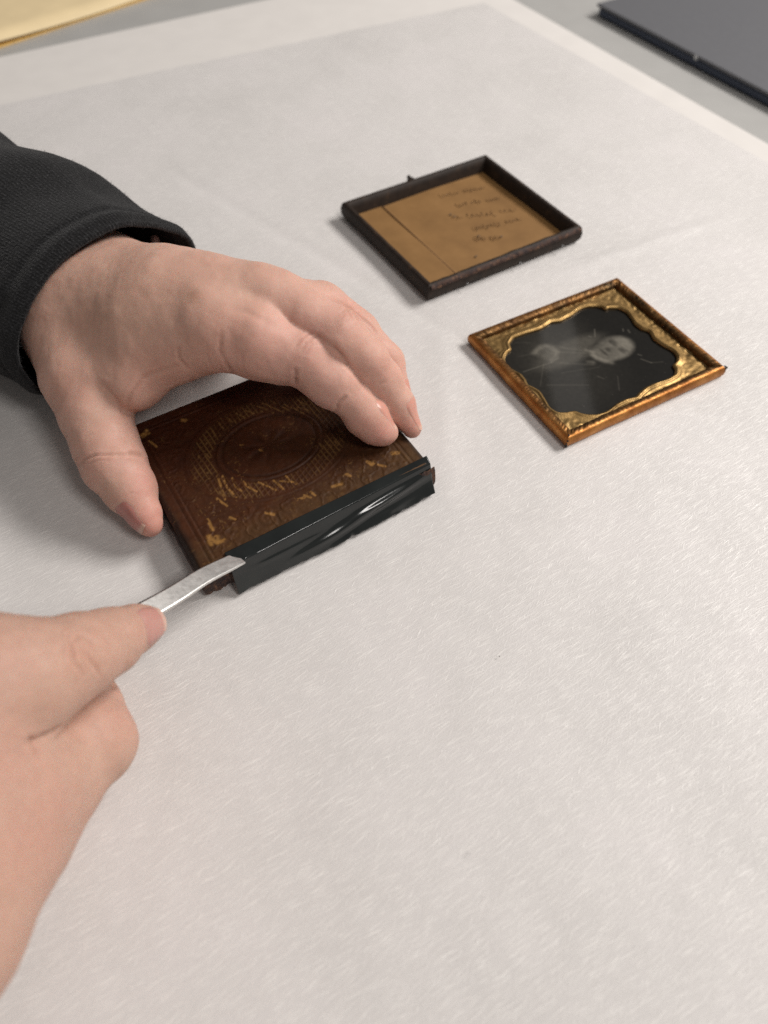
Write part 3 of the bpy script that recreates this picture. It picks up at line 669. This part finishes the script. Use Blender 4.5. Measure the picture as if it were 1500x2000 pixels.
t.p.inputs['Subsurface Radius'].default_value = (1, .35, .2); m_skin = t.m
t = NT('nail'); c = t.vcol()
t.set(Base_Color=c, Roughness=.33, Specular_IOR_Level=.45, Subsurface_Weight=.2, Subsurface_Scale=.002, Normal=t.bump(t.noise(600), .04, .0002)); m_nail = t.m

def make_hand(name, sdf, lo, hi, h, parent, cuts, redspots, knuckles=(), tone=(.53, .322, .247)):
    V, F = surface_nets(sdf, lo, hi, h); N = grad(sdf, V); uv = topix(V); front = ((V-CP)*N).sum(1) < 0
    for pts, wd, dp in cuts:                       # skin folds, lying on the side that faces up
        fade = max(10, .30*sum(math.dist(p_, q_) for p_, q_ in zip(pts[:-1], pts[1:]))); d = pdist(uv, pts); ends = np.minimum(np.linalg.norm(uv-np.array(pts[0]), axis=1), np.linalg.norm(uv-np.array(pts[-1]), axis=1))
        V = V-N*(front*dp*.00062*np.exp(-(d/(wd*.62))**2)*sst(0, fade, ends+4))[:, None]+N*(front*dp*.00012*np.exp(-((d-1.9*wd)/(wd*.9))**2)*sst(0, 14, ends))[:, None]
    V = V+N*((fbm(V*230, 3)-.5)*.0005+(fbm(V*70, 2)-.5)*.0011)[:, None]
    groove = np.zeros(len(V))
    for (px, py, dx, dy, ra, rc, am) in knuckles:     # fine cross wrinkles over each joint
        q = uv-np.array([px, py]); L_ = math.hypot(dx, dy); s_ = (q[:, 0]*dx+q[:, 1]*dy)/L_; c_ = (-q[:, 0]*dy+q[:, 1]*dx)/L_
        ph_ = (s_+c_*c_*.006+9*(fbm(V*330, 2)-.5))*.95
        g_ = front*np.exp(-(s_/ra)**2-(c_/rc)**2)*am*np.clip(np.sin(ph_)*.5+.3*np.sin(ph_*1.7+1), 0, 1); groove = groove+g_
    V = V-N*(groove*.00022)[:, None]
    col = np.tile(np.array(tone), (len(V), 1))
    for (px, py, rad, am, tint) in redspots:
        m = (np.exp(-(np.linalg.norm(uv-np.array([px, py]), axis=1)/rad)**2)*am)[:, None]; col = col*(1-m)+np.array(tint)*m
    m = np.clip(groove*.35, 0, .4)[:, None]; col = col*(1-m)+np.array([.38, .18, .13])*m  # wrinkle grooves tinted darker, shade painted into the skin
    for pts, wd, dp in cuts:
        m = (front*np.exp(-(pdist(uv, pts)/(wd*.8))**2)*min(.30, dp*.35))[:, None]; col = col*(1-m)+np.array([.36, .155, .105])*m  # folds darkened too, their shade put into the skin colour
    return mesh(name, V, F, m_skin, parent, col=col)
def nail(ch_, A, B, dors, parent, half=62, t0=.1, t1=1.25, rtip=.005, pink=(.60, .30, .235), tipc=.88, lift=0.):
    """plate on the dorsal side of the end bone A->B"""
    sdf = lambda P: chain(P, ch_, .0022)
    A = np.array(A); B = np.array(B); ax = B-A; L = np.linalg.norm(ax); ax /= L; d0 = np.array(dors, float); d0 -= ax*(d0@ax); d0 /= np.linalg.norm(d0); sd_ = np.cross(ax, d0)
    n1, n2 = 26, 25
    u_, v_ = [q.ravel() for q in np.meshgrid(np.linspace(0, 1, n1), np.linspace(-1, 1, n2), indexing='ij')]
    uu = u_*(1-.12*v_*v_)+(1-u_)*.12*v_*v_
    an = math.radians(half)*v_; o = A+ax*(L*(t0+(t1-t0)*uu))[:, None]; dr = d0*np.cos(an)[:, None]+sd_*np.sin(an)[:, None]
    p = o+dr*.016
    for _ in range(24): p = p-dr*(sdf(p)*.85)[:, None]
    rim = sst(0, .35, 1-np.abs(v_))*sst(0, .3, u_)
    V = p+dr*(lift-.00030+.00046*rim)[:, None]+ax*.0002*sst(.9, 1, u_)[:, None]
    wht = (sst(tipc-.03, tipc+.03, u_-.05*v_*v_)*.6)[:, None]; lun = ((1-sst(.05, .16, u_+.12*v_*v_))*.4)[:, None]
    C = np.array(pink)*(1-wht)+np.array([.66, .47, .37])*wht; C = C*(1-lun)+np.array([.66, .40, .33])*lun
    return mesh('nail', V, grid_faces(n1, n2), m_nail, parent, col=np.array(C))

person = empty('person', tuple(at(150, 600, 0)), label='person with a charcoal knitted sleeve, both hands working on the leather case', cat='person')
def rel(o):                                       # keep world coordinates while parenting
    o.parent = person; o.matrix_parent_inverse = Matrix.Translation(-Vector(person.location)); return o

# ---- left hand, arched over the case
LH = dict(
    index=[J(405, 624, 53, 12.6), J(500, 664, 50.5, 12.4), J(596, 699, 45, 9.6), J(655, 747, 37.5, 8.0), J(690, 782, 30.5, 6.8), J(722, 812, 24.5, 6.5), J(752, 844, 18.6, 4.6)],
    middle=[J(500, 590, 54, 10.5), J(592, 620, 53, 9.6), J(662, 656, 49.5, 9.1), J(712, 702, 41, 7.9), J(743, 742, 32, 7.5), J(775, 790, 22, 6.6), J(804, 836, 15, 3.8)],
    ring=[J(548, 590, 54, 9.6), J(630, 598, 46, 8.6), J(700, 646, 35, 7.6), J(752, 706, 26, 7), J(781, 782, 16, 5.0)],
    little=[J(440, 562, 45, 9.2), J(520, 588, 44, 8.5), J(585, 625, 33, 7.5), J(600, 668, 18, 6.5), J(560, 690, 9, 5.5)],
    thumb=[J(140, 650, 33, 17), J(160, 735, 30, 14.5), J(186, 805, 26, 12.6), J(205, 868, 22, 11.4), J(222, 908, 19, 11.1), J(252, 955, 15, 9.2), J(283, 1005, 11.5, 5.7), J(294, 1024, 9.8, 4.4)])
LP = [[J(240, 585, 27, 17), J(370, 600, 25, 15), J(470, 610, 23, 12)], [(np.array([-.1300, .2560, .035]), .021), J(150, 640, 34, 17)], [(np.array([-.1300, .2560, .035]), .021), J(215, 537, 37, 12.5)], [J(150, 640, 34, 17), J(280, 640, 46, 14), J(405, 624, 53, 12.6)], [J(150, 600, 36, 18), J(330, 580, 52, 13.5), J(500, 590, 54, 10.5)], [J(185, 592, 39.5, 15.5), J(345, 608, 48.5, 12.5)], [J(215, 537, 37, 12.5), J(330, 562, 47, 11.5), J(440, 562, 45, 9.2)],
      [J(215, 560, 38, 15), J(400, 575, 52, 11), J(545, 592, 55, 10)], [J(175, 745, 31, 13.5), J(262, 745, 36, 8.5), J(340, 688, 44, 9.0), J(430, 665, 51, 10)], [(np.array([-.1215, .2515, .034]), .022), (np.array([-.1780, .2770, .042]), .027), (np.array([-.2500, .3000, .051]), .031)]]
LPADS = dict(index=[(J(505, 682, 46, 9.4), J(545, 698, 43.5, 9.0)), (J(625, 738, 38.5, 7.2), J(642, 752, 36, 7.0)), (J(708, 819, 23.5, 5.9), J(728, 840, 20, 5.0))])
def lsdf(P):
    d = None
    for ch_ in LP: e = chain(P, ch_, .006); d = e if d is None else smin(d, e, .010)
    base = d
    for nm, ch_ in LH.items():
        f_ = chain(P, ch_, .0022)
        for (a_, ra_), (b_, rb_) in LPADS.get(nm, []): f_ = smin(f_, seg(P, a_, b_, ra_, rb_), .0045)
        f_ = smin(base, f_, .0045); d = smin(d, f_, .0005)
    return d
lcuts = [([(577, 722), (576, 748)], 4, 1.6), ([(657, 800), (661, 786), (674, 776)], 4, 1.2), ([(572, 684), (585, 664), (606, 650), (630, 656)], 3, .5), ([(588, 690), (600, 664), (622, 656), (640, 668)], 3, .45), ([(592, 700), (606, 676), (628, 668)], 2.5, .3),
         ([(348, 680), (349, 700), (366, 720)], 4, .9), ([(433, 650), (429, 683), (446, 717), (462, 741)], 4.5, .7), ([(405, 660), (402, 690), (415, 722)], 3, .3), ([(470, 690), (475, 720), (490, 738)], 3, .25),
         ([(152, 912), (162, 898), (186, 889), (220, 888), (272, 886)], 3.5, .8), ([(255, 884), (276, 889)], 5, 1.0), ([(172, 905), (190, 899), (215, 898)], 3, .3), ([(664, 612), (676, 603), (690, 622)], 3, .45), ([(672, 604), (688, 606), (702, 626)], 3, .4), ([(680, 598), (697, 604)], 3, .3),
         ([(200, 748), (226, 778), (241, 812)], 5, .6), ([(247, 812), (252, 776), (276, 738), (348, 712)], 5, .7), ([(702, 850), (715, 822), (735, 800)], 2.5, .12), ([(738, 752), (752, 744)], 4, .5), ([(240, 972), (255, 962), (272, 966)], 3, .25), ([(520, 700), (528, 722), (540, 745)], 3, .2), ([(622, 655), (640, 670), (664, 691), (690, 727), (725, 770)], 5, .75), ([(650, 676), (668, 697)], 7, .7), ([(664, 590), (690, 607), (722, 634), (748, 664)], 4, .7), ([(455, 600), (500, 618), (535, 632)], 10, .5)]
RED = (.57, .235, .19); BRN = (.30, .165, .10); PALE = (.62, .43, .335)
lred = [(748, 845, 32, .75, RED), (812, 838, 34, .7, RED), (712, 825, 30, .4, RED), (290, 1025, 55, .8, RED), (285, 940, 35, .55, RED), (595, 670, 45, .4, RED), (430, 690, 90, .25, RED), (285, 720, 60, .35, RED), (520, 690, 60, .18, RED), (690, 610, 30, .35, RED), (755, 720, 30, .3, RED), (378, 577, 17, .75, (.33, .17, .11)), (208, 618, 8, .45, BRN), (215, 604, 4, .25, BRN), (230, 590, 150, .5, (.59, .385, .285)), (640, 720, 130, .6, (.66, .365, .305)), (220, 900, 110, .4, (.64, .355, .295)), (560, 680, 80, .3, (.63, .36, .30)), (215, 950, 26, .45, PALE), (470, 560, 40, .4, PALE), (190, 800, 45, .3, PALE), (140, 760, 45, .2, RED)]
lh = rel(make_hand('left_hand', lsdf, (-.285, .14, -.002), (.03, .335, .095), .00075, None, lcuts, lred, [(603, 668, .8, .6, 26, 45, 1.), (690, 762, .72, .7, 15, 32, .8), (684, 618, .75, .66, 22, 30, .9), (757, 716, .5, .86, 14, 26, .7), (212, 905, .3, .95, 24, 60, .6), (430, 690, .95, .3, 50, 40, .45), (640, 575, .8, .6, 16, 25, .6)], (.61, .368, .292)))  # left skin tone raised, standing in for light it lacks
def ends(ch_): return ch_[-3][0], ch_[-1][0]
for ch_, dv, kw in [(LH['index'], (.70, .42, .58), dict(half=54, t0=.20, t1=1.10)), (LH['middle'], (.88, .10, .45), dict(half=52, t0=.42, t1=1.10)), (LH['ring'], (.75, .4, .6), dict(half=58, t0=.75, t1=1.08)), (LH['thumb'], (-.85, -.35, .40), dict(half=56, t0=.26, t1=1.12, pink=(.46, .20, .17)))]:
    a, b = ends(ch_); o = nail(ch_, a, b, dv, None, **kw); o.parent = lh

# ---- right hand, pinching the spatula
RH = dict(
    thumb=[J(-40, 1352, 53, 15), J(55, 1327, 49, 13.4), J(102, 1304, 46, 12.2), J(150, 1282, 42, 10.9), J(212, 1252, 36, 8.7), J(266, 1227, 30.5, 6.4), J(287, 1220, 28.5, 5.2)],
    index=[J(20, 1550, 30, 16), J(100, 1500, 20, 14.2), J(169, 1448, 17, 12.8), J(172, 1390, 15, 9.5), J(160, 1320, 13, 7.5), J(180, 1262, 12.5, 6.0)],
    middle=[J(20, 1560, 36, 15), J(140, 1490, 19, 9.5), J(165, 1430, 11.5, 8.0), J(180, 1360, 9.5, 6.8)],
    ring=[J(0, 1600, 30, 14), J(90, 1560, 12, 9), J(120, 1490, 9, 7.5), J(120, 1420, 8.5, 6.5)],
    little=[J(-20, 1680, 28, 13), J(50, 1640, 11, 8), J(70, 1570, 8.2, 7), J(70, 1500, 7.5, 6)])
RP = [[J(-90, 1335, 48, 15), J(-22, 1322, 50, 14.3)], [J(-40, 1352, 53, 15), J(-130, 1500, 48, 19)], [J(15, 1558, 28, 15.5), J(-120, 1690, 42, 18), J(-330, 1960, 52, 23)], [J(80, 1550, 22, 12.5), J(-8, 1645, 32, 14.5), J(-155, 1830, 44, 18), J(-290, 1960, 50, 22)], [J(-130, 1500, 48, 19), J(-220, 1680, 52, 22)], [J(-110, 1460, 46, 15), J(-60, 1560, 36, 15)]]
def rsdf(P):
    d = None
    for ch_ in RP: e = chain(P, ch_, .006); d = e if d is None else smin(d, e, .010)
    base = d
    for nm, ch_ in RH.items():
        f_ = smin(base, chain(P, ch_, .003), .006); d = smin(d, f_, .0009)
    return d
# the deep fold between thumb and curled forefinger
FOLD = []
for px, py, rr in [(48, 1452, .35), (76, 1441, .6), (106, 1426, .8), (148, 1396, .9), (188, 1363, 1.0), (222, 1335, 1.1)]:
    dr_ = fwd+CR*(px-750)/F_PX-CU*(py-1000)/F_PX; dr_ /= np.linalg.norm(dr_); p_ = CP+dr_*.10
    for _ in range(60): p_ = p_+dr_*rsdf(p_[None])[0]*.8
    FOLD.append((p_+dr_*rr*.0013, rr*.001))
def rsdf_fold(P):
    a_ = rsdf(P); b_ = -chain(P, FOLD, .001); k_ = .0012
    return -smin(-a_, -b_, k_)
rcuts = [([(134, 1240), (143, 1269), (145, 1291), (163, 1316)], 4.5, 1.5), ([(146, 1250), (160, 1238), (182, 1254)], 4.5, .9), ([(168, 1270), (179, 1291), (196, 1316)], 4.5, 1.0), ([(242, 1224), (250, 1246), (250, 1268)], 4, .2), ([(120, 1230), (126, 1258), (128, 1284)], 4, .25), ([(60, 1440), (66, 1460), (75, 1480)], 6, .6), ([(262, 1204), (278, 1228), (282, 1258)], 2.5, .3), ([(57, 1442), (64, 1462), (72, 1482)], 6, .5)]
rred = [(295, 1220, 30, .6, (.50, .235, .185)), (150, 1285, 45, .4, (.45, .22, .15)), (250, 1400, 60, .35, (.50, .235, .185)), (60, 1640, 80, .35, (.50, .235, .185)), (20, 1290, 60, .15, (.50, .235, .185)), (225, 1480, 60, .4, (.55, .37, .285)), (90, 1400, 60, .3, (.55, .37, .285)), (90, 1330, 50, .3, (.55, .37, .285)), (120, 1560, 50, .2, (.50, .235, .185)), (10, 1480, 70, .3, (.50, .235, .185))]
rh = rel(make_hand('right_hand', rsdf_fold, (-.20, -.02, -.001), (-.045, .115, .085), .00075, None, rcuts, rred, [(165, 1276, .93, -.37, 30, 55, 1.), (240, 1240, .93, -.37, 20, 40, .5), (235, 1400, .5, .86, 50, 40, .4)], (.485, .306, .236)))  # right skin tone lowered, shade put into its base colour
a, b = RH['thumb'][-3][0], RH['thumb'][-1][0]
o = nail(RH['thumb'], a, b, (.18, -.55, .80), None, half=54, t0=.40, t1=1.20, lift=.00045, tipc=.86, pink=(.48, .25, .21)); o.parent = rh

# ---- knitted sleeve with a rolled rim
t = NT('charcoal_knit'); uvn = t.n('ShaderNodeUVMap', uv_map='UVMap').outputs[0]; oc = t.coord()
sp_ = t.n('ShaderNodeSeparateXYZ', i_Vector=uvn)
wob = t.noise(500, src=oc, detail=3)
rib = t.math('SINE', t.math('ADD', t.math('MULTIPLY', sp_.outputs[0], 1.), t.math('MULTIPLY', wob, 3.5)))
st = t.noise(900, src=oc, detail=2)
fz = t.noise(1300, src=oc, detail=4, rough=.75)
hk = t.math('ADD', t.math('ADD', t.math('MULTIPLY', rib, .12), t.math('MULTIPLY', st, .5)), t.math('MULTIPLY', fz, 1.6))
t.set(Base_Color=t.ramp(t.math('ADD', t.math('MULTIPLY', rib, .05), fz), [(.38, (.003, .003, .0034)), (.56, (.009, .009, .010)), (.74, (.050, .050, .053))]), Roughness=.95, Specular_IOR_Level=.15, Sheen_Weight=.12, Sheen_Roughness=.5, Normal=t.bump(hk, .8, .0007)); m_knit = t.m
m_knit_in = plain('sleeve_lining', (.006, .006, .007), .95)
cz0 = np.array([-.10556, .24006, .03135]); th_ = .90761; ti_ = -.08
hd = np.array([math.cos(th_), math.sin(th_), 0]); nd = np.array([math.sin(th_), -math.cos(th_), 0])
SEC = [  # distance back, half width, half height, centre height, sideways
    (-.0005, .0446, .0312, .0320, 0), (.010, .0456, .0326, .0328, -.0008), (.022, .0462, .0338, .0338, -.0022), (.040, .0482, .0356, .0355, -.0045), (.060, .0497, .0375, .0385, -.010), (.085, .052, .040, .044, -.018), (.12, .054, .043, .050, -.032), (.17, .057, .046, .056, -.055)]
SEC = np.array(SEC)
def sleeve_pts(off):
    n1, n2 = 400, 150
    ph, jj = [q.ravel() for q in np.meshgrid(2*math.pi*np.arange(n1)/n1, np.linspace(0, 1, n2), indexing='ij')]
    d = -.0005+.1705*jj**1.15
    hw, hh, cz, sx = [np.interp(d, SEC[:, 0], SEC[:, k]) for k in (1, 2, 3, 4)]
    ti = ti_*np.clip(1-d/.05, 0, 1); v = np.cos(ti)[:, None]*np.array([0, 0, 1.])+np.sin(ti)[:, None]*nd
    P3_ = np.c_[np.cos(ph)*2.2, np.sin(ph)*2.2, d*34]
    wr = (.0075*(fbm(P3_, 2)-.5)+.0022*np.sin(d*120+2.4*np.sin(ph+.8)))*np.clip(d/.05, 0, 1)+.0030*(fbm(np.c_[np.cos(ph)*3, np.sin(ph)*3, d*12+5], 2)-.5)
    wr += .0011*np.exp(-((d-.0035)/.0030)**2)-.0007*np.exp(-((d-.0085)/.0014)**2)
    p = cz0*np.array([1, 1, 0])+np.array([0, 0, 1.])*cz[:, None]-nd*d[:, None]+hd*(sx+(hw+off+wr)*np.cos(ph))[:, None]+v*((hh+off+wr)*np.sin(ph))[:, None]
    p[:, 2] = np.maximum(p[:, 2], .0006)
    return p, np.c_[ph*210, d*4200], n1, n2
SV, SUV, n1, n2 = sleeve_pts(.0)
sl = rel(mesh('sleeve', SV, grid_faces(n1, n2, wrap_u=True, flip=True), m_knit, None, uv=SUV))
IV, IUV, n1, n2 = sleeve_pts(-.0022)
# rolled rim joining outer and inner cloth
RV = []; RUV = []
for i in range(n1):
    a_ = SV[i*n2]; b_ = IV[i*n2]; m_ = (a_+b_)/2; rr = np.linalg.norm(a_-b_)/2; o_ = (a_-b_)/(2*rr+1e-9)
    for k in range(9):
        an = math.pi*k/8; q_ = m_+o_*rr*math.cos(an)+nd*rr*.9*math.sin(an); q_[2] = max(q_[2], .0005); RV.append(q_); RUV.append((2*math.pi*i/n1*210, -an*3))
o = mesh('cuff_rim', RV, grid_faces(n1, 9, wrap_u=True, flip=False), m_knit, sl, uv=RUV)
o = mesh('sleeve_lining', IV, grid_faces(n1, n2, wrap_u=True, flip=False), m_knit_in, sl)
# loose fibres over the knit
r = np.random.RandomState(3); V = []; Fc = []
def strand(p, d, L, wd):
    side = np.cross(d, r.randn(3)); side /= np.linalg.norm(side)+1e-9; b_ = r.randn(3)*.5; o_ = len(V)
    for k in range(4):
        u_ = k/3; q_ = p+d*L*u_+b_*L*u_*u_*.6; w_ = wd*(1-u_*.7); V.append(q_-side*w_); V.append(q_+side*w_)
    for k in range(3): Fc.append((o_+2*k, o_+2*k+1, o_+2*k+3, o_+2*k+2))
for _ in range(26000):
    i = r.randint(n1); j = int((r.rand()**1.3)*(n2-1)); p = SV[i*n2+j]
    if p[2] < .003: continue
    ph = 2*math.pi*i/n1; nrm = hd*math.cos(ph)+np.array([0, 0, 1.])*math.sin(ph); d = nrm*.5+r.randn(3)*.55; d /= np.linalg.norm(d); strand(p-nrm*.0002, d, .0006+.0009*r.rand(), .000035)
for _ in range(1500):
    i = r.randint(n1); p = np.array(RV[i*9+4]); d = nd*.6+r.randn(3)*.6; d /= np.linalg.norm(d); strand(p, d, .0007+.0013*r.rand(), .00004)
ob = mesh('knit_fuzz', V, Fc, plain('knit_fibre', (.034, .034, .037), .9), sl, smooth=False); ob['kind'] = 'stuff'
# small pale button inside the sleeve mouth
bp = at(304, 468, .034); V = []; Fc = []
for i in range(9):
    a_ = math.pi*i/8
    for k in range(16): V.append(bp+.0022*np.array([math.sin(a_)*math.cos(k*math.pi/8), math.sin(a_)*math.sin(k*math.pi/8), math.cos(a_)]))
o = mesh('button', V, [(i*16+k, i*16+(k+1) % 16, (i+1)*16+(k+1) % 16, (i+1)*16+k) for i in range(8) for k in range(16)], plain('button', (.42, .30, .29), .5), sl)
